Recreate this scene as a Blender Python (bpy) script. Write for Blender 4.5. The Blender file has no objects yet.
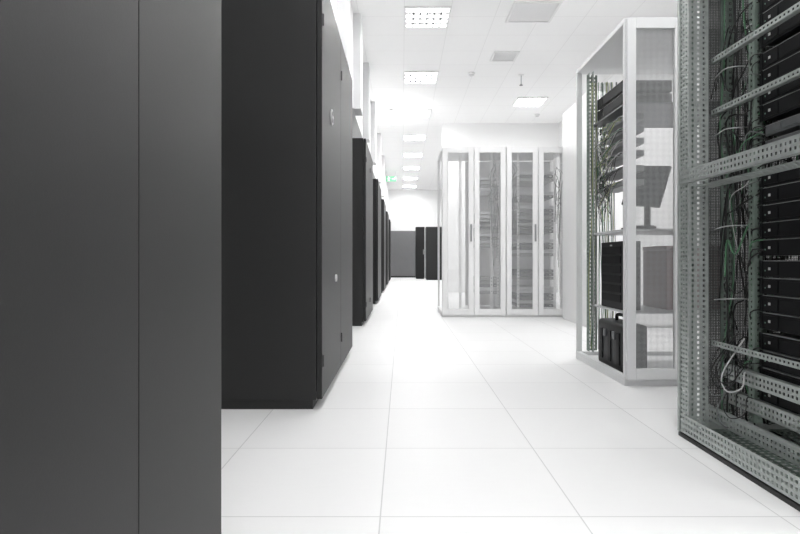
import bpy, bmesh, math, random
from mathutils import Vector, Matrix
random.seed(7)
scene=bpy.context.scene
try:
    scene.view_settings.view_transform='Standard'
    scene.view_settings.look='None'
except Exception: pass
COL=scene.collection

# ------------------------------------------------------------ materials
def mat(name,color,rough=.5,metal=0.0,noise=0.0,nscale=20,emis=None,estr=0,spec=.5,stretch=None,bump=0):
    m=bpy.data.materials.new(name); m.use_nodes=True
    nt=m.node_tree; b=nt.nodes['Principled BSDF']
    b.inputs['Base Color'].default_value=(*color,1)
    b.inputs['Roughness'].default_value=rough
    b.inputs['Metallic'].default_value=metal
    b.inputs['Specular IOR Level'].default_value=spec
    tc=nt.nodes.new('ShaderNodeTexCoord'); mp=nt.nodes.new('ShaderNodeMapping')
    if stretch: mp.inputs['Scale'].default_value=stretch
    n=nt.nodes.new('ShaderNodeTexNoise'); n.inputs['Scale'].default_value=nscale; n.inputs['Detail'].default_value=3
    nt.links.new(tc.outputs['Object'],mp.inputs['Vector']); nt.links.new(mp.outputs[0],n.inputs['Vector'])
    mix=nt.nodes.new('ShaderNodeMix'); mix.data_type='RGBA'
    k=noise
    mix.inputs[6].default_value=(*[c*(1-k) for c in color],1)
    mix.inputs[7].default_value=(*[min(1,c*(1+k)) for c in color],1)
    nt.links.new(n.outputs['Fac'],mix.inputs[0]); nt.links.new(mix.outputs[2],b.inputs['Base Color'])
    if bump:
        bp=nt.nodes.new('ShaderNodeBump'); bp.inputs['Strength'].default_value=bump; bp.inputs['Distance'].default_value=.002
        nt.links.new(n.outputs['Fac'],bp.inputs['Height']); nt.links.new(bp.outputs[0],b.inputs['Normal'])
    if emis:
        b.inputs['Emission Color'].default_value=(*emis,1); b.inputs['Emission Strength'].default_value=estr
        try: m.cycles.emission_sampling='NONE'
        except Exception: pass
    return m

def tile_mat(name,base,line,size,ox,oy,lw,rough,noise=.03,spec=.5):
    m=bpy.data.materials.new(name); m.use_nodes=True
    nt=m.node_tree; b=nt.nodes['Principled BSDF']; N=nt.nodes.new; L=nt.links.new
    b.inputs['Roughness'].default_value=rough; b.inputs['Specular IOR Level'].default_value=spec
    tc=N('ShaderNodeTexCoord'); sp=N('ShaderNodeSeparateXYZ'); L(tc.outputs['Object'],sp.inputs[0])
    def axis(sock,off):
        a=N('ShaderNodeMath'); a.operation='SUBTRACT'; L(sock,a.inputs[0]); a.inputs[1].default_value=off
        w=N('ShaderNodeMath'); w.operation='PINGPONG'; L(a.outputs[0],w.inputs[0]); w.inputs[1].default_value=size/2
        c=N('ShaderNodeMath'); c.operation='LESS_THAN'; L(w.outputs[0],c.inputs[0]); c.inputs[1].default_value=lw/2
        f=N('ShaderNodeMath'); f.operation='DIVIDE'; L(a.outputs[0],f.inputs[0]); f.inputs[1].default_value=size
        g=N('ShaderNodeMath'); g.operation='FLOOR'; L(f.outputs[0],g.inputs[0])
        return c,g
    cx,gx=axis(sp.outputs[0],ox); cy,gy=axis(sp.outputs[1],oy)
    mx=N('ShaderNodeMath'); mx.operation='MAXIMUM'; L(cx.outputs[0],mx.inputs[0]); L(cy.outputs[0],mx.inputs[1])
    cb=N('ShaderNodeCombineXYZ'); L(gx.outputs[0],cb.inputs[0]); L(gy.outputs[0],cb.inputs[1])
    wn=N('ShaderNodeTexWhiteNoise'); L(cb.outputs[0],wn.inputs['Vector'])
    ns=N('ShaderNodeTexNoise'); ns.inputs['Scale'].default_value=60; ns.inputs['Detail'].default_value=4
    mp=N('ShaderNodeMapping'); mp.inputs['Scale'].default_value=(.15,1,1); L(tc.outputs['Object'],mp.inputs[0]); L(mp.outputs[0],ns.inputs['Vector'])
    av=N('ShaderNodeMath'); av.operation='ADD'; L(wn.outputs['Value'],av.inputs[0]); L(ns.outputs['Fac'],av.inputs[1])
    hv=N('ShaderNodeMath'); hv.operation='MULTIPLY'; L(av.outputs[0],hv.inputs[0]); hv.inputs[1].default_value=.5
    m1=N('ShaderNodeMix'); m1.data_type='RGBA'
    m1.inputs[6].default_value=(*[c*(1-noise) for c in base],1); m1.inputs[7].default_value=(*[min(1,c*(1+noise)) for c in base],1)
    L(hv.outputs[0],m1.inputs[0])
    m2=N('ShaderNodeMix'); m2.data_type='RGBA'; L(mx.outputs[0],m2.inputs[0]); L(m1.outputs[2],m2.inputs[6]); m2.inputs[7].default_value=(*line,1)
    L(m2.outputs[2],b.inputs['Base Color'])
    return m

def mesh_mat(name,color,pitch,thr,rough=.5):
    """perforated sheet: real see-through holes"""
    m=bpy.data.materials.new(name); m.use_nodes=True
    nt=m.node_tree; b=nt.nodes['Principled BSDF']; N=nt.nodes.new; L=nt.links.new
    b.inputs['Base Color'].default_value=(*color,1); b.inputs['Roughness'].default_value=rough
    tc=N('ShaderNodeTexCoord'); sp=N('ShaderNodeSeparateXYZ'); L(tc.outputs['Object'],sp.inputs[0])
    ad=N('ShaderNodeMath'); ad.operation='ADD'; L(sp.outputs[0],ad.inputs[0]); L(sp.outputs[1],ad.inputs[1])
    def s(sock):
        k=N('ShaderNodeMath'); k.operation='MULTIPLY'; L(sock,k.inputs[0]); k.inputs[1].default_value=2*math.pi/pitch
        q=N('ShaderNodeMath'); q.operation='SINE'; L(k.outputs[0],q.inputs[0]); return q
    a=s(ad.outputs[0]); c=s(sp.outputs[2])
    pr=N('ShaderNodeMath'); pr.operation='MULTIPLY'; L(a.outputs[0],pr.inputs[0]); L(c.outputs[0],pr.inputs[1])
    ab=N('ShaderNodeMath'); ab.operation='ABSOLUTE'; L(pr.outputs[0],ab.inputs[0])
    gt=N('ShaderNodeMath'); gt.operation='GREATER_THAN'; L(ab.outputs[0],gt.inputs[0]); gt.inputs[1].default_value=thr
    tr=N('ShaderNodeBsdfTransparent'); mx=N('ShaderNodeMixShader')
    L(gt.outputs[0],mx.inputs[0]); L(b.outputs[0],mx.inputs[1]); L(tr.outputs[0],mx.inputs[2])
    L(mx.outputs[0],nt.nodes['Material Output'].inputs['Surface'])
    return m

M={}
M['dark']=mat('cabinet_dark_paint',(.0195,.0195,.0195),.48,0,.06,300,spec=.30,bump=.05)
M['darker']=mat('cabinet_plinth_paint',(.012,.012,.012),.5,0,.05,60)
M['black']=mat('black_plastic',(.006,.006,.007),.45,0,.15,40,spec=.3)
M['blackface']=mat('black_bezel',(.007,.007,.008),.5,0,.2,60,spec=.15)
M['white']=mat('white_powder_coat',(.86,.86,.86),.4,0,.02,30)
M['lightframe']=mat('light_grey_powder_coat',(.74,.745,.75),.4,0,.02,30)
M['galv']=mat('galvanised_steel',(.42,.45,.435),.36,.5,.22,45)
M['galvg']=mat('zinc_steel',(.26,.32,.28),.4,.5,.25,45)
M['steel']=mat('brushed_steel',(.5,.51,.51),.3,.8,.1,80,stretch=(1,.1,1))
M['silver']=mat('silver_plastic',(.6,.6,.6),.35,.2,.05,40)
M['lock']=mat('dark_grey_plastic',(.06,.06,.06),.4,0,.05,40)
M['lampwhite']=mat('lamp_housing_white',(.86,.86,.86),.5,0,.02,40)
M['greybox']=mat('grey_equipment',(.12,.125,.13),.45,.1,.15,40)
M['midbox']=mat('mid_grey_equipment',(.28,.285,.29),.45,.1,.15,40)
M['lightbox']=mat('light_equipment',(.56,.57,.58),.4,.1,.1,40)
M['wall']=mat('white_wall_paint',(.94,.94,.94),.7,0,.01,5)
M['pilaster']=mat('pale_grey_wall_paint',(.76,.76,.77),.7,0,.01,5)
M['grey']=mat('grey_partition_laminate',(.17,.17,.175),.5,0,.05,6)
M['floor']=tile_mat('raised_floor_tiles',(.82,.82,.82),(.58,.58,.58),.6,-.065,.45,.0042,.45,.025,.28)
M['ceil']=tile_mat('ceiling_tiles',(.97,.97,.97),(.87,.87,.87),.6,.03,.1,.010,.8,.004)
M['mesh']=mesh_mat('perforated_steel_sheet',(.40,.405,.41),.0145,.31)
M['meshd']=mesh_mat('perforated_door_sheet',(.56,.565,.57),.021,.24)
M['meshk']=mesh_mat('dark_perforated_sheet',(.05,.054,.052),.014,.6)
M['lamp']=mat('lamp_diffuser',(.9,.9,.9),.5,0,0,5,emis=(1,1,1),estr=4)
M['green_e']=mat('exit_sign_green',(.05,.18,.10),.5,0,0,5,emis=(.22,.56,.34),estr=1.0)
M['white_e']=mat('exit_sign_white',(.9,.9,.9),.5,0,0,5,emis=(1,1,1),estr=1)
M['led']=mat('dim_status_light',(.15,.25,.2),.5,0,0,5)
M['label']=mat('white_label',(.5,.5,.5),.6,0,.05,30)
M['redbox']=mat('dull_pink_equipment',(.27,.18,.18),.5,0,.1,10)
M['screen']=mat('dark_lcd_screen',(.03,.035,.04),.15,0,.05,10)
CABC={'black':(.010,.010,.010),'green':(.09,.22,.12),'white':(.5,.5,.5),'yellow':(.40,.45,.20),'greycable':(.15,.16,.16)}
for k,v in CABC.items(): M['c_'+k]=mat('cable_sheath_'+k,v,.45,0,.1,30)

# ------------------------------------------------------------ mesh helpers
class B:
    def __init__(s): s.bm=bmesh.new()
    def obox(s,o,a,b,c):
        o=Vector(o);a=Vector(a);b=Vector(b);c=Vector(c)
        if a.cross(b).dot(c)<0: a,b=b,a
        v=[s.bm.verts.new(o+a*i+b*j+c*k) for i in(0,1) for j in(0,1) for k in(0,1)]
        for f in((0,1,3,2),(4,6,7,5),(0,4,5,1),(2,3,7,6),(0,2,6,4),(1,5,7,3)):
            s.bm.faces.new([v[q] for q in f])
        return s
    def box(s,x0,x1,y0,y1,z0,z1):
        return s.obox((x0,y0,z0),(x1-x0,0,0),(0,y1-y0,0),(0,0,z1-z0))
    def cyl(s,p,q,r,n=14,r2=None):
        p=Vector(p);q=Vector(q);d=(q-p);r2=r if r2 is None else r2
        t=d.normalized();u=t.orthogonal().normalized();w=t.cross(u)
        A=[];C=[]
        for i in range(n):
            an=2*math.pi*i/n; e=u*math.cos(an)+w*math.sin(an)
            A.append(s.bm.verts.new(p+e*r));C.append(s.bm.verts.new(q+e*r2))
        for i in range(n): s.bm.faces.new([A[i],A[(i+1)%n],C[(i+1)%n],C[i]])
        s.bm.faces.new(A[::-1]); s.bm.faces.new(C)
        return s
    def tube(s,pts,r,n=6,sub=5):
        P=[Vector(p) for p in pts]; P=[P[0]*2-P[1]]+P+[P[-1]*2-P[-2]]
        out=[]
        for i in range(1,len(P)-2):
            for k in range(sub):
                t=k/sub;a,b,c,d=P[i-1:i+3]
                out.append(.5*((2*b)+(c-a)*t+(2*a-5*b+4*c-d)*t*t+(3*b-a-3*c+d)*t**3))
        out.append(P[-2]); rings=[];u=None
        for i,p in enumerate(out):
            t=(out[min(i+1,len(out)-1)]-out[max(i-1,0)])
            if t.length<1e-7: t=Vector((0,0,1))
            t.normalize()
            u=t.orthogonal() if u is None else (u-t*u.dot(t))
            if u.length<1e-5:u=t.orthogonal()
            u.normalize(); w=t.cross(u)
            rings.append([s.bm.verts.new(p+(u*math.cos(2*math.pi*j/n)+w*math.sin(2*math.pi*j/n))*r) for j in range(n)])
        for a,b in zip(rings,rings[1:]):
            for j in range(n): s.bm.faces.new([a[j],a[(j+1)%n],b[(j+1)%n],b[j]])
        s.bm.faces.new(rings[0][::-1]); s.bm.faces.new(rings[-1])
        return s
    def perf(s,o,u,v,W,L,cols=2,pitch=.025,hw=.010,hh=.014,t=.002):
        o=Vector(o);u=Vector(u).normalized();v=Vector(v).normalized();n=u.cross(v)*t
        gap=(W-cols*hw)/(cols+1)
        for c in range(cols+1):
            s.obox(o+u*(c*(gap+hw)),u*gap,v*L,n)
        k=int(L/pitch)
        for c in range(cols):
            x=gap+c*(gap+hw)
            for i in range(k+1):
                l0=i*pitch; l1=min(L,l0+pitch-hh)
                if l1>l0: s.obox(o+u*x+v*l0,u*hw,v*(l1-l0),n)
        return s
    def frame(s,x0,x1,z0,z1,y0,y1,w,wt=None):
        wt=wt or w
        s.box(x0,x0+w,y0,y1,z0,z1);s.box(x1-w,x1,y0,y1,z0,z1)
        s.box(x0+w,x1-w,y0,y1,z0,z0+wt);s.box(x0+w,x1-w,y0,y1,z1-wt,z1)
        return s
    def data(s,name,m,bevel=0,smooth=False):
        if bevel:
            bmesh.ops.bevel(s.bm,geom=list(s.bm.edges),offset=bevel,segments=2 if bevel<.015 else 4,affect='EDGES',profile=.6)
        bmesh.ops.recalc_face_normals(s.bm,faces=s.bm.faces)
        me=bpy.data.meshes.new(name); s.bm.to_mesh(me); s.bm.free()
        if smooth:
            for p in me.polygons:p.use_smooth=True
        me.materials.append(M[m] if isinstance(m,str) else m)
        return me
def obj(name,data,loc=(0,0,0),parent=None):
    o=bpy.data.objects.new(name,data); COL.objects.link(o); o.location=loc
    if parent: o.parent=parent
    return o
def thing(name,label,cat,loc,group=None,data=None):
    o=obj(name,data,loc); o['label']=label;o['category']=cat
    if group:o['group']=group
    if data is None: o.empty_display_size=.1
    return o
def part(p,name,b,m,bevel=0,label=None,smooth=False,loc=(0,0,0)):
    o=obj(name,b.data(name,m,bevel,smooth),loc,p)
    if label:o['label']=label
    return o
def struct(name,b,m,bevel=0):
    o=obj(name,b.data(name,m,bevel)); o['kind']='structure'; return o
def copytree(src,loc,label=None):
    def rec(o,par):
        c=o.copy(); COL.objects.link(c)
        if par: c.parent=par
        for ch in o.children: rec(ch,c)
        return c
    r=rec(src,None); r.location=loc
    if label: r['label']=label
    return r

# ------------------------------------------------------------ room shell
H=4.0; YB=-2.6; YF=25.4; XL=-1.5; XR=3.7
struct('floor',B().box(XL,XR,YB,YF,-.1,0),'floor')
struct('ceiling',B().box(XL,XR,YB,YF,H,H+.1),'ceil')
struct('wall_left',B().box(XL-.15,XL,YB,YF,0,H),'wall')
struct('wall_right',B().box(XR,XR+.15,YB,YF,0,H),'wall')
struct('wall_far',B().box(XL-.15,XR+.15,YF,YF+.15,0,H),'wall')
struct('wall_partition',B().box(.95,XR,13.0,13.15,0,H),'wall')
struct('trim_1',B().box(XL,-.64,YB,YF,2.75,H),'wall')
for i,(y,w) in enumerate([(5.4,.3),(7.2,.35),(9.0,.3),(11.2,.3),(14,.3),(17,.3)]):
    struct('trim_%d'%(i+2),B().box(-.64,-.54,y,y+w,2.75,H),'pilaster',.004)

# ------------------------------------------------------------ dark cabinets
def dark_cabinet(y0,L,Hc,label,doors,X=-.41,W=.95,det=True,badge=True):
    r=thing('server_cabinet',label,'cabinet',(X-W/2,y0+L/2,0),'dark server cabinets along the aisle')
    x0,x1=-W/2,W/2; l=L/2
    part(r,'body',B().box(x0,x1-.03,-l,l,.05,Hc),'dark',.004)
    part(r,'plinth',B().box(x0+.03,x1-.05,-l+.02,l-.02,0,.05),'darker')
    step=L/doors
    for i in range(doors):
        a=-l+i*step+.003; b=a+step-.006
        d=part(r,'door',B().box(x1-.027,x1,a,b,.055,Hc-.004),'dark',.004)
        if det:
            for z in (.25,Hc-.25):
                part(d,'hinge',B().cyl((x1+.004,a+.015,z-.03),(x1+.004,a+.015,z+.03),.005,10),'lock')
            if i==0 and badge:
                part(d,'lock',B().cyl((x1,b-.30,.66),(x1+.010,b-.30,.66),.022,18),'silver',label='small round silver lock')
    if det and badge:
        ym=-l+.38
        part(r,'badge',B().cyl((x1,ym,1.60),(x1+.006,ym,1.60),.045,24),'silver',0,'round silver badge')
        part(r,'badge_centre',B().cyl((x1+.006,ym,1.60),(x1+.008,ym,1.60),.034,24),'lock')
        part(r,'badge_mark',B().box(x1+.008,x1+.009,ym-.02,ym+.02,1.593,1.607),'silver')
    return r
r=thing('server_cabinet','tall dark grey cabinet with plain flush panels and fine vertical seam','cabinet',(-.885,.45,0),'dark server cabinets along the aisle')
part(r,'body',B().box(-.475,.445,-.8,.8,.05,2.26),'dark',.003)
part(r,'plinth',B().box(-.44,.42,-.78,.78,0,.05),'darker')
part(r,'door',B().box(.448,.475,-.8,.4055,.055,2.256),'dark',.002)
part(r,'door',B().box(.448,.475,.4075,.8,.055,2.256),'dark',.002)
dark_cabinet(2.82,1.73,2.26,'tall dark grey steel cabinet with small round badge and lock',2)
for i,y in enumerate((6.4,9.6,12.8,16.0,19.2)):
    dark_cabinet(y,1.55,2.19,'dark grey steel cabinet standing in the aisle row',2,X=-.42,det=(i<1),badge=False)

# far end
r=thing('grey_cabinet','mid grey low cabinet by the far white wall','cabinet',(.02,24.6,0))
part(r,'body',B().box(-.6,.62,-.4,.4,.06,2.05),'grey',.004)
part(r,'plinth',B().box(-.58,.6,-.37,.38,0,.06),'darker')
part(r,'door',B().box(-.59,.006,-.42,-.4,.07,2.04),'grey'); part(r,'door',B().box(.012,.61,-.42,-.4,.07,2.04),'grey')
for (x0,x1,y0,h) in ((.56,.92,22.4,2.12),(.93,1.6,21.2,2.05)):
    r=thing('server_cabinet','black server cabinet near the far wall','cabinet',((x0+x1)/2,y0+.4,0),'black cabinets at the far end')
    w=(x1-x0)/2
    part(r,'body',B().box(-w,w,-.4,.4,.05,h),'darker',.004)
    part(r,'plinth',B().box(-w+.02,w-.02,-.37,.38,0,.05),'black')
    part(r,'door',B().box(-w+.01,w-.01,-.425,-.4,.06,h-.01),'dark',.003)
    part(r,'handle',B().box(w-.06,w-.04,-.44,-.425,1.0,1.2),'silver')

# ------------------------------------------------------------ ceiling fixtures
def lamp_fixture(x,y,power):
    r=thing('ceiling_light','square recessed ceiling light with louvre blades','ceiling light',(x,y,H),'recessed ceiling lights')
    b=B()
    b.box(-.3,-.275,-.3,.3,-.02,0);b.box(.275,.3,-.3,.3,-.02,0);b.box(-.275,.275,-.3,-.275,-.02,0);b.box(-.275,.275,.275,.3,-.02,0)
    part(r,'housing',b,'lampwhite')
    part(r,'diffuser',B().box(-.275,.275,-.275,.275,-.008,-.001),'lamp')
    b=B()
    for k in (-.15,0,.15): b.box(-.275,.275,k-.036,k+.036,-.030,-.018)
    for k in (-.18,-.09,0,.09,.18): b.box(k-.010,k+.010,-.275,.275,-.030,-.018)
    part(r,'louvre',b,'lampwhite')
    ld=bpy.data.lights.new('lamp_light','AREA'); ld.shape='SQUARE'; ld.size=.5; ld.energy=power; ld.color=(1,1,1)
    obj('lamp_light',ld,(0,0,-.012),r)
    return r
P=66
for k in range(12):
    y=-2.3+2.4*k
    if y<24.6: lamp_fixture(.33,y,P*(1.6 if y>12 else (.66 if 1<y<7 else .95)))
for (x,y) in ((2.6,-1.2),(2.6,1.4),(1.8,5.0),(3.0,5.0),(2.6,11.2)): lamp_fixture(x,y,P)  # third fixture, out of view, is added to brighten the white cabinet and racks
for y in (16,20.5): lamp_fixture(2.6,y,P*1.3)
r=thing('ceiling_vent','grey louvred square air vent in the ceiling','air vent',(1.70,7.15,H))
b=B();b.box(-.3,-.27,-.3,.3,-.02,0);b.box(.27,.3,-.3,.3,-.02,0);b.box(-.27,.27,-.3,-.27,-.02,0);b.box(-.27,.27,.27,.3,-.02,0)
part(r,'frame',b,'lampwhite')
b=B()
for k in range(9):
    y=-.25+k*.058; b.obox((-.27,y,-.004),(.54,0,0),(0,.022,-.018),(0,.004,.003))
part(r,'louvre',b,'lampwhite'); part(r,'backing',B().box(-.27,.27,-.27,.27,-.002,0),'lightframe')
r=thing('ceiling_vent','small light grey ceiling air vent','air vent',(1.62,8.7,H))
b=B();b.box(-.2,-.17,-.2,.2,-.02,0);b.box(.17,.2,-.2,.2,-.02,0);b.box(-.17,.17,-.2,-.17,-.02,0);b.box(-.17,.17,.17,.2,-.02,0)
part(r,'frame',b,'lampwhite')
b=B()
for k in range(6): b.box(-.17,.17,-.15+k*.055,-.13+k*.055,-.014,-.002)
part(r,'louvre',b,'lampwhite')
for (x,y) in ((3.0,12.2),(1.2,9.5)):
    r=thing('smoke_detector','small round smoke detector on the ceiling','smoke detector',(x,y,H),'ceiling smoke detectors')
    part(r,'base',B().cyl((0,0,-.03),(0,0,0),.06,20),'lampwhite')
    part(r,'sensor_head',B().cyl((0,0,-.05),(0,0,-.03),.03,16,.045),'silver')
r=thing('sprinkler_head','tiny metal sprinkler head hanging from the ceiling','sprinkler',(2.08,9.6,H))
part(r,'rosette',B().cyl((0,0,-.01),(0,0,0),.05,16),'lampwhite')
part(r,'stem',B().cyl((0,0,-.16),(0,0,-.01),.009,10),'lightbox')
part(r,'deflector',B().cyl((0,0,-.185),(0,0,-.175),.030,12).cyl((0,0,-.175),(0,0,-.16),.012,10),'midbox')
r=thing('spot_lamp','glowing round globe lamp on the ceiling near the wall','lamp',(-.30,11.8,H))
part(r,'housing',B().cyl((0,0,-.05),(0,0,0),.10,20),'white')
bm=bmesh.new();bmesh.ops.create_uvsphere(bm,u_segments=20,v_segments=12,radius=.13);bb=B();bb.bm.free();bb.bm=bm
part(r,'bulb',bb,'lamp',smooth=True,loc=(0,0,-.16))
pl=bpy.data.lights.new('spot_glow','POINT');pl.energy=25;pl.shadow_soft_size=.08;obj('lamp_light',pl,(.0,-.05,-.42),r)
r=thing('exit_sign','pale green emergency exit sign with running figure and arrow','exit sign',(-.40,20.0,3.72))
part(r,'panel',B().box(-.19,.19,-.02,.02,-.095,.095),'green_e',.004)
b=B()
b.cyl((-.09,-.024,.06),(-.09,-.02,.06),.018,12)
b.obox((-.115,-.024,-.02),(.045,0,.0),(.01,0,.06),(0,.004,0))
b.obox((-.12,-.024,-.08),(.02,0,0),(.03,0,.06),(0,.004,0)); b.obox((-.06,-.024,-.07),(.02,0,0),(-.03,0,.05),(0,.004,0))
b.obox((-.15,-.024,.0),(.012,0,.012),(.04,0,.03),(0,.004,0)); b.obox((-.06,-.024,.035),(.035,0,-.03),(.008,0,.01),(0,.004,0))
part(r,'running_figure',b,'white_e')
b=B();b.box(.03,.12,-.024,-.02,-.012,.012);b.obox((.12,-.024,-.04),(.05,0,.04),(0,0,.08),(0,.004,0))
part(r,'arrow',b,'white_e')
b=B();b.cyl((-.15,0,.095),(-.15,0,.28),.006,8);b.cyl((.15,0,.095),(.15,0,.28),.006,8);part(r,'hanger',b,'silver')

# ------------------------------------------------------------ rack server templates
def server_template(loc,h,label,group,face='blackface',body='black',W=.45,D=.6,lab=True,name='rack_server'):
    r=thing(name,label,'server',loc,group)
    w=W/2
    part(r,'chassis',B().box(.012,D,-w+.006,w-.006,.002,h-.003),body)
    b=B();b.box(0,.012,-w,w,.002,h-.004)
    b.box(-.003,0,-w+.01,w-.10,.010,h-.012); b.box(-.003,0,w-.09,w-.01,.010,h-.012)
    part(r,'bezel',b,face)
    part(r,'top_edge',B().box(-.001,.02,-w,w,h-.004,h-.002),'midbox',label='thin grey top edge')
    for s in (-1,1):
        b=B(); y=s*(w+.008)
        b.box(-.002,.002,y-.009,y+.009,.001,h-.001)
        part(r,'ear',b,'blackface')
    if lab:
        part(r,'label_plate',B().box(-.0055,-.003,w-.050,w-.040,h*.42,h*.57),'label',label='small white label plate')
        part(r,'status_light',B().box(-.0055,-.003,w-.022,w-.019,h*.35,h*.43),'led')
    return r

def cable(pts,r,color,group,label,n=6,name='network_cable'):
    c=Vector(pts[0]); b=B().tube([Vector(p)-c for p in pts],r,n)
    return thing(name,label,'cable',c,group,b.data(name,'c_'+color,smooth=True))

# ------------------------------------------------------------ near open rack (faces the aisle)
RX0,RX1,RY0,RY1=1.22,2.10,1.55,2.42; RH=2.25
r=thing('open_server_rack','open galvanised steel server rack with perforated posts','server rack',(RX0,RY0,0))
dx=RX1-RX0; dy=RY1-RY0
def post(r,x,y,sx,sy,m='galv'):
    b=B()
    b.perf((x,y,.05),(sx,0,0),(0,0,1),.085,RH-.05,cols=3,pitch=.022,hw=.011,hh=.011)
    b.perf((x,y,.05),(0,sy,0),(0,0,1),.075,RH-.05,cols=3,pitch=.020,hw=.010,hh=.010)
    b.perf((x+sx*.085,y,.05),(0,sy,0),(0,0,1),.03,RH-.05,cols=1,pitch=.05,hw=.010,hh=.02)
    return part(r,'post',b,m,label='perforated galvanised corner post')
post(r,0,dy-.075,1,1); post(r,0,0,1,1); post(r,dx-.085,dy-.075,1,1); post(r,dx-.085,0,1,1)
part(r,'post_flange',B().perf((.002,dy,.05),(1,0,0),(0,0,1),.06,RH-.05,cols=2,pitch=.025,hw=.012,hh=.010),'galvg')
part(r,'edge_strip',B().box(-.006,0,dy-.012,dy+.004,.02,RH),'galv')
b=B()
b.box(0,.05,0,dy,.022,.026);b.perf((0,0,.022),(0,0,1),(0,1,0),.08,dy,cols=3,pitch=.022,hw=.012,hh=.012)
b.perf((.05,0,.022),(0,0,1),(0,1,0),.05,dy,cols=2,pitch=.022,hw=.012,hh=.012)
b.box(0,dx,dy-.04,dy,.03,.07);b.box(dx-.05,dx,0,dy,.03,.07);b.box(0,dx,0,.04,.03,.07)
part(r,'base_frame',b,'galv',label='perforated base rail')
b=B()
for k in range(5): b.perf((.07+k*.15,.04,.036),(1,0,0),(0,1,0),.13,dy-.08,cols=4,pitch=.03,hw=.018,hh=.017)
part(r,'floor_grille',b,'galvg',label='perforated floor grille')
part(r,'plinth',B().box(-.004,.03,-.0,dy,0,.016).box(.03,dx,dy-.02,dy,0,.028).box(.03,dx,0,.02,0,.028).box(dx-.03,dx,.02,dy-.02,0,.028),'darker')
part(r,'dark_backing',B().box(dx-.10,dx-.096,.03,dy-.03,.08,RH-.02),'black')  # black sheet added behind the servers so the gaps between them look dark
for z0,xx in ((1.10,-.004),(.27,.16),(.16,.18),(.085,.10)):
    b=B();b.perf((xx,0,z0),(0,0,1),(0,1,0),.055,dy-.02,cols=2,pitch=.022,hw=.011,hh=.011)
    b.box(xx,xx+.02,0,dy-.02,z0-.002,z0);b.box(xx,xx+.02,0,dy-.02,z0+.055,z0+.057)
    part(r,'cross_rail',b,'galv',label='horizontal perforated rail')
part(r,'cross_rail',B().perf((.035,0,1.085),(1,0,0),(0,1,0),.10,dy-.02,cols=4,pitch=.024,hw=.013,hh=.012),'galv',label='flat perforated rail')
for z in (1.625,1.40,.40):
    b=B();b.perf((.13,0,z),(0,0,1),(0,1,0),.022,dy-.02,cols=1,pitch=.022,hw=.009,hh=.011); b.box(.13,.15,0,dy-.02,z-.002,z)
    part(r,'cross_rail',b,'galv')
for y in (.645,.135):
    b=B();b.perf((.185,y,.12),(0,-1 if y<.3 else 1,0),(0,0,1),.035,1.98,cols=1,pitch=.0222,hw=.010,hh=.010)
    b.perf((.187,y,.12),(1,0,0),(0,0,1),.03,1.98,cols=1,pitch=.0222,hw=.010,hh=.010)
    part(r,'mounting_rail',b,'galvg')
part(r,'roof',B().box(0,dx,0,dy,RH,RH+.02),'galv')
part(r,'side_panel',B().box(.10,dx,dy+.001,dy+.004,.07,RH),'meshk',label='dark perforated side sheet')
part(r,'cable_rail',B().perf((.30,dy-.06,.07),(1,0,0),(0,0,1),.07,RH-.1,cols=2,pitch=.03,hw=.014,hh=.014),'galvg')
part(r,'cable_rail',B().perf((.17,dy-.02,.07),(1,0,0),(0,0,1),.06,RH-.1,cols=2,pitch=.025,hw=.012,hh=.013),'galvg')
for k,z in enumerate((.6,.9,1.3,1.55)):
    b=B(); y0=dy-.06
    b.tube([(.12,y0,z),(.12,y0-.10,z+.01),(.22,y0-.11,z+.01),(.25,y0-.02,z)],.0025,6)
    part(r,'cable_ring',b,'steel',smooth=True)

SX=RX0+.20; SYC=RY0+.39
G1='black rack servers in the open rack'
PT=.0667
tmpl=None
zs=[]; z=.215
for g in (4,4,5):
    for k in range(g): zs.append(z); z+=PT+.001
    z+=.014
z=1.315
for g in (4,5,4):
    for k in range(g): zs.append(z); z+=PT+.001
    z+=.022
for z in zs:
    if z>2.16: continue
    if tmpl is None: tmpl=server_template((SX,SYC,z),PT,'black rack server with small pale marks and thin grey edge',G1)
    else: copytree(tmpl,(SX,SYC,z))
sw=server_template((SX+.01,SYC,1.195),.044,'dark network switch with many patched cables','network switches in the open rack',face='greybox',body='greybox',lab=False,name='network_switch')
copytree(sw,(SX+.01,SYC,1.255))
GC='network cables hanging inside the open rack'
LC={'black':'thin black network cable looping beside the servers','green':'thin green network cable looping beside the servers','white':'thin pale network cable looping beside the servers','greycable':'thin grey network cable looping beside the servers'}
cols=['black']*20+['green']*3+['white']*2+['greycable']*2
for k in range(125):
    c=random.choice(cols)
    z=random.choice([random.uniform(.2,1.1),random.uniform(1.15,2.1),random.uniform(1.15,2.1),random.uniform(1.2,1.5)])
    y0=SYC+.235+random.uniform(-.01,.03); x0=SX+random.uniform(-.01,.05)
    y1=RY1-.09+random.uniform(-.05,.05); x1=random.uniform(1.36,1.68)
    dz=random.uniform(-.30,.10)
    pts=[(x0+.03,y0-.02,z),(x0-.01-random.uniform(0,.03),y0+.03,z-.01+random.uniform(-.03,.02)),((x0+x1)/2-.02+random.uniform(-.03,.04),(y0+y1)/2+random.uniform(-.04,.04),z+dz*.5-random.uniform(.0,.12)),
         (x1,y1,z+dz),(x1+random.uniform(-.05,.05),y1+random.uniform(-.03,.02),z+dz-random.uniform(.05,.35))]
    pts=[(p[0],min(p[1],RY1-.01),max(.09,min(2.2,p[2]))) for p in pts]
    cable(pts,random.choice([.0018,.0018,.0022]) if c=='white' else random.choice([.0018,.0025,.003,.0035]),c,GC,LC[c])
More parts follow.
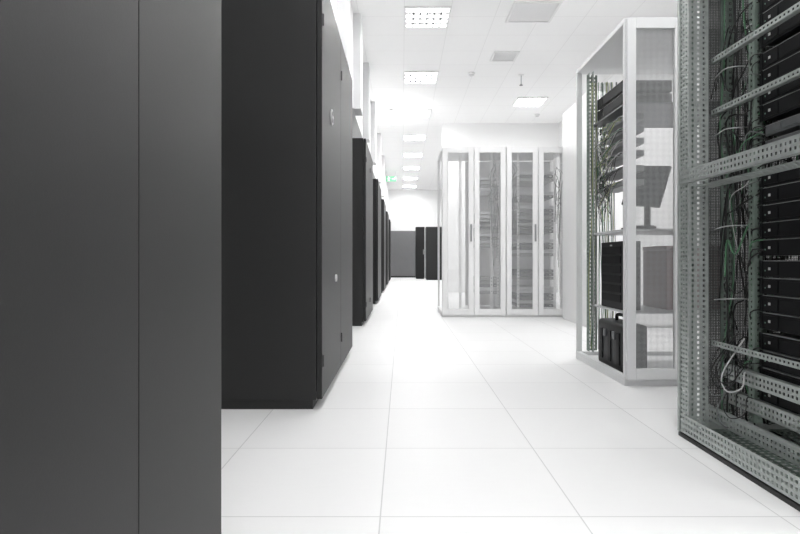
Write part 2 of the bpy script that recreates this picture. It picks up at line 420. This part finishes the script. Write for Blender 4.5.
for k in range(16):
    x=1.38+.022*k+random.uniform(-.008,.008); y=RY1-.075+random.uniform(-.04,.03)
    pts=[(x+random.uniform(-.03,.03),min(y+random.uniform(-.03,.03),RY1-.012),z) for z in (.08,.4,.7,1.0,1.3,1.6,1.9,2.15)]
    cable(pts,random.choice([.0025,.004]),random.choice(['black','black','black','black','green']),'vertical cable runs in the open rack','vertical cable run tied along the rack side')
for k in range(9):
    c=['black','black','black','greycable','black','white','black','black','greycable'][k]
    x=random.uniform(1.31,1.36); y=random.uniform(2.16,2.34); zc=random.uniform(.10,.30); R=random.uniform(.03,.06)
    pts=[(x+.08,y+.03,zc+.2),(x,y+R,zc+R),(x-.01,y,zc-R*.2),(x+.02,y-R,zc+R*.3),(x+.05,y-.02,zc+R*1.4),(x+.12,y+.03,zc+.05)]
    pts=[(p[0],min(p[1],RY1-.01),max(.06,p[2])) for p in pts]
    cable(pts,random.choice([.002,.003]),c,'loose cable loops at the rack base','loose cable loop at the rack base')

# ------------------------------------------------------------ second rack
QX0,QX1,QY0,QY1=1.36,2.30,3.36,4.30; QH=2.25
r=thing('server_rack','light grey framed server rack with perforated side and open front','server rack',(QX0,QY0,0))
dx=QX1-QX0; dy=QY1-QY0
b=B();b.box(0,dx,0,dy,0,.03);b.box(0,.03,0,dy,.03,.06);b.box(.03,dx,0,.03,.03,.06);b.box(.03,dx,dy-.03,dy,.03,.06)
part(r,'base',b,'lightframe',.002)
for (x,y) in ((0,0),(0,dy-.025),(dx-.05,0),(dx-.05,dy-.025)):
    part(r,'post',B().box(x,x+(.04),y,y+.025,.06,QH-.03),'lightframe',.002)
part(r,'roof',B().box(0,dx,0,dy,QH-.03,QH),'lightframe',.002)
for (a,c) in ((.006,.345),(.352,.90)):
    p=part(r,'side_frame',B().frame(a,c,.045,QH-.01,-.03,-.001,.052,.065),'lightframe',.003,label='light grey side frame around perforated sheet')
    part(p,'perforated_sheet',B().box(a+.052,c-.052,-.014,-.0135,.11,QH-.075),'mesh')
    for z in (.3,1.05,1.95): part(p,'hinge',B().box(c-.012,c+.006,-.045,-.03,z-.04,z+.04),'silver',.002)
b=B()
b.perf((.05,dy-.10,.08),(1,0,0),(0,0,1),.08,QH-.15,cols=2,pitch=.03,hw=.016,hh=.015)
b.perf((.05,dy-.16,.08),(0,1,0),(0,0,1),.06,QH-.15,cols=2,pitch=.03,hw=.012,hh=.015)
part(r,'mounting_rail',b,'galvg')
b=B();b.perf((.07,.16,.08),(0,1,0),(0,0,1),.04,QH-.15,cols=1,pitch=.022,hw=.014,hh=.010)
b.perf((.07,.16,.08),(1,0,0),(0,0,1),.05,QH-.15,cols=1,pitch=.022,hw=.014,hh=.010)
part(r,'mounting_rail',b,'galv')
part(r,'mounting_rail',B().perf((.07,.74,.08),(0,1,0),(0,0,1),.04,QH-.15,cols=1,pitch=.022,hw=.014,hh=.010),'galv')
part(r,'mounting_rail',B().perf((dx-.2,.16,.08),(0,1,0),(0,0,1),.04,QH-.15,cols=1,pitch=.022,hw=.014,hh=.010),'galv')
part(r,'mounting_rail',B().perf((dx-.2,.74,.08),(0,1,0),(0,0,1),.04,QH-.15,cols=1,pitch=.022,hw=.014,hh=.010),'galv')
part(r,'shelf',B().box(.07,dx-.1,.15,.80,.955,.97),'lightbox')
part(r,'shelf',B().box(.07,dx-.1,.15,.80,.425,.435),'lightbox')
part(r,'shelf',B().box(.07,dx-.1,.15,.80,1.77,1.78),'greybox')
S2X=QX0+.085; S2Y=QY0+.46
t2=server_template((S2X,S2Y,1.785),.080,'black network switch on the upper rack shelf','switches in the white framed rack',name='network_switch',lab=False,D=.32)
for z in (1.87,): copytree(t2,(S2X,S2Y,z))
t3=server_template((S2X+.02,S2Y,1.26),.044,'grey patch panel with thin coloured leads','patch panels in the white framed rack',face='midbox',body='midbox',lab=False,name='patch_panel',D=.12)
for z in (1.35,1.45,1.53,1.61,1.69): copytree(t3,(S2X+.02,S2Y,z))
for k in range(110):
    z=random.choice([1.28,1.37,1.47,1.55,1.63,1.71])+random.uniform(-.01,.015); y=S2Y+random.uniform(-.2,.22); c=random.choice(['yellow','green','greycable','black','black','white','greycable'])
    yy=S2Y+random.uniform(.05,.34)
    pts=[(S2X+.015,y,z),(S2X-.015,y+.01,z-.01),(S2X-.018+random.uniform(-.01,.03),(y+yy)/2,z-random.uniform(.03,.10)),(S2X-.01+random.uniform(0,.04),yy,z-random.uniform(.05,.15)),(S2X+.03,yy+.02,max(.99,z-random.uniform(.15,.3)))]
    cable(pts,random.choice([.0015,.002]),c,'patch leads in the white framed rack','thin coloured patch lead on the patch panels')
for k in range(24):
    x=QX0+.055+.008*k; c=random.choice(['yellow','green','green','greycable','black','white'])
    pts=[(x+random.uniform(-.012,.012),QY1-.17+random.uniform(-.03,.02),z) for z in (.1,.6,1.1,1.6,2.1)]
    cable(pts,.0025,c,'vertical cables in the white framed rack','vertical cable running up the rack rail')
mo=thing('monitor','black flat monitor on the rack shelf, tilted','monitor',(1.74,3.90,.972))
mo.rotation_euler=(0,0,math.radians(-52))
part(mo,'foot',B().box(-.08,.08,-.07,.07,0,.012),'black',.003)
part(mo,'stand',B().box(-.018,.018,-.015,.015,.012,.2),'black',.002)
h1=part(mo,'housing',B().box(-.14,.14,-.012,.012,-.15,.15),'black',.005,loc=(0,-.02,.32))
h1.rotation_euler=(math.radians(-16),math.radians(8),0)
part(h1,'screen',B().box(-.125,.125,-.0135,-.0122,-.135,.135),'screen')
kb=thing('keyboard','flat black keyboard lying on the rack shelf','keyboard',(1.56,3.62,.972))
b=B();b.box(-.07,.07,-.10,.12,0,.015);part(kb,'base',b,'black',.002)
b=B()
for i in range(4):
    for j in range(8): b.box(-.06+i*.031,-.033+i*.031,-.09+j*.026,-.068+j*.026,.015,.021)
part(kb,'keys',b,'blackface')
pc=thing('computer_tower','tall narrow black computer unit on the lower rack shelf','computer',(1.52,3.83,.436))
part(pc,'case',B().box(-.06,.06,-.19,.20,0,.46),'black',.005)
b=B()
for k in range(6): b.box(-.064,-.06,-.16,.17,.05+k*.065,.10+k*.065)
part(pc,'front_vent',b,'blackface')
part(pc,'label_plate',B().box(-.065,-.064,-.02,.02,.43,.44),'silver')
rb=thing('equipment_box','dull pinkish grey equipment box on the lower shelf','equipment',(1.96,3.86,.436))
part(rb,'case',B().box(-.19,.19,-.18,.18,0,.40),'redbox',.006); part(rb,'lid',B().box(-.192,.192,-.182,.182,.402,.43),'redbox',.003)
hc=thing('carrying_case','bulky black hard plastic carrying case with rounded corners and handle','case',(1.50,3.76,.031))
part(hc,'shell',B().box(-.08,.08,-.24,.24,0,.32),'black',.035,smooth=True)
for y in (-.15,0.0,.15): part(hc,'shell_rib',B().box(-.086,-.079,y-.025,y+.025,.05,.26),'blackface',.002)
part(hc,'handle',B().tube([(0,-.08,.315),(0,-.075,.355),(0,0,.365),(0,.075,.355),(0,.08,.315)],.012,8),'blackface',smooth=True)
for y in (-.08,.08): part(hc,'latch',B().box(-.09,-.079,y-.02,y+.02,.21,.26),'greybox')

# ------------------------------------------------------------ plain white cabinet
r=thing('white_cabinet','tall plain white steel cabinet','cabinet',(2.62,6.72,0))
part(r,'body',B().box(-.52,.5,-.48,.48,.02,2.68),'white',.004)
part(r,'plinth',B().box(-.515,.48,-.46,.46,0,.02),'white')
part(r,'side_panel',B().box(-.49,.49,-.50,-.482,.04,2.66),'white',.003)

# ------------------------------------------------------------ white double-door racks
def white_rack(x0,y0,W,fill,label):
    r=thing('server_rack',label,'server rack',(x0,y0,0),'white racks with double mesh doors')
    Hh=2.30; D=.95
    part(r,'plinth',B().box(0,W,.03,D,0,.07),'white',.002)
    b=B()
    b.box(0,.03,.03,.06,.07,Hh-.03);b.box(W-.03,W,.03,.06,.07,Hh-.03);b.box(0,.03,D-.03,D,.07,Hh-.03);b.box(W-.03,W,D-.03,D,.07,Hh-.03)
    part(r,'frame',b,'white')
    part(r,'roof',B().box(0,W,0.03,D,Hh-.03,Hh),'white',.003)
    if fill>1:
        part(r,'back_panel',B().box(.03,W-.03,D-.012,D-.006,.08,Hh-.04),'lightbox')
    else: part(r,'back_panel',B().box(.42,W-.03,D-.012,D-.006,.08,Hh-.04),'white')
    b=B()
    for x in (.06,W/2-.26 if fill>1 else .24,W/2+.24,W-.10):
        b.perf((x,.14,.08),(1,0,0),(0,0,1),.035,Hh-.14,cols=1,pitch=.045,hw=.012,hh=.02)
    part(r,'mounting_rail',b,'white')
    for s in (0,1):
        a=.004+s*W/2; c=a+W/2-.008
        d=part(r,'door',B().frame(a,c,.03,Hh-.005,0,.028,.070,.08),'white',.003,label='white door frame with mesh infill')
        part(d,'perforated_sheet',B().box(a+.070,c-.070,.012,.0125,.11,Hh-.085),'meshd')
    part(r,'handle',B().box(W/2-.05,W/2-.03,-.025,0,1.02,1.25),'midbox',.003)
    return r
GW=.86; gx=.54; gy=7.40
white_rack(gx,gy,GW,1,'white server rack with mesh double doors, mostly empty')
white_rack(gx+GW+.004,gy,GW,2,'white server rack with mesh double doors, full of servers')
def fserver(loc,h,W,label,m,group,name='rack_server'):
    r=thing(name,label,'server',loc,group); w=W/2
    part(r,'chassis',B().box(-w,w,.01,.6,.002,h-.003),m)
    b=B();b.box(-w-.01,w+.01,0,.01,.003,h-.004)
    for k in range(8):
        x=-w+.02+k*(W-.04)/8; b.box(x,x+(W-.04)/8-.006,-.004,0,.010,h-.012)
    part(r,'bezel',b,m)
    part(r,'label_plate',B().box(w-.05,w-.02,-.006,-.004,h*.3,h*.7),'label')
    return r
LN={'lightbox':'light grey','greybox':'dark grey','midbox':'mid grey'}
for bay,(cx,rows) in enumerate(((gx+GW*.74,[(.30,5),(.95,6),(1.30,3),(1.72,4)]),(gx+GW*1.5+.004,[(.12,6),(.50,3),(.82,5),(1.14,8),(1.62,2),(1.85,3)]))):
    t={}
    for (z,n) in rows:
        for k in range(n):
            m=random.choice(['midbox','lightbox','greybox','midbox']) if bay==0 else random.choice(['greybox','greybox','midbox','lightbox'])
            loc=(cx,gy+.16,z+k*.048)
            if m not in t: t[m]=fserver(loc,.045,.48 if bay else .28,LN[m]+' rack server behind the mesh door',m,'servers in the white racks')
            else: copytree(t[m],loc)
for k in range(30):
    bay=random.choice([0,1,1]); cx=gx+GW*(.5+bay)
    x=cx+(.3 if bay==0 else random.choice([-.3,.3]))+random.uniform(-.04,.04); z=random.uniform(1.6,2.18)
    pts=[(x,gy+.13,z),(x+random.uniform(-.06,.05),gy+.10,z-.1),(x+random.uniform(-.04,.04),gy+.11,z-.25),(x+random.uniform(-.02,.02),gy+.12,z-random.uniform(.5,1.2))]
    cable(pts,.004,random.choice(['black','greycable','greycable']),'cables in the white racks','cable hanging behind the mesh door')

# ------------------------------------------------------------ world + camera
w=bpy.data.worlds.new('World'); scene.world=w; w.use_nodes=True
bg=w.node_tree.nodes['Background']; bg.inputs[0].default_value=(1,1,1,1); bg.inputs[1].default_value=1.5
cd=bpy.data.cameras.new('Camera'); cam=bpy.data.objects.new('Camera',cd); COL.objects.link(cam)
cam.location=(0,0,.77); cam.rotation_euler=(math.pi/2,0,0)
cd.sensor_width=36; cd.lens=550/800*36; cd.shift_y=-7/800; cd.shift_x=-2/800; cd.clip_start=.05
scene.camera=cam
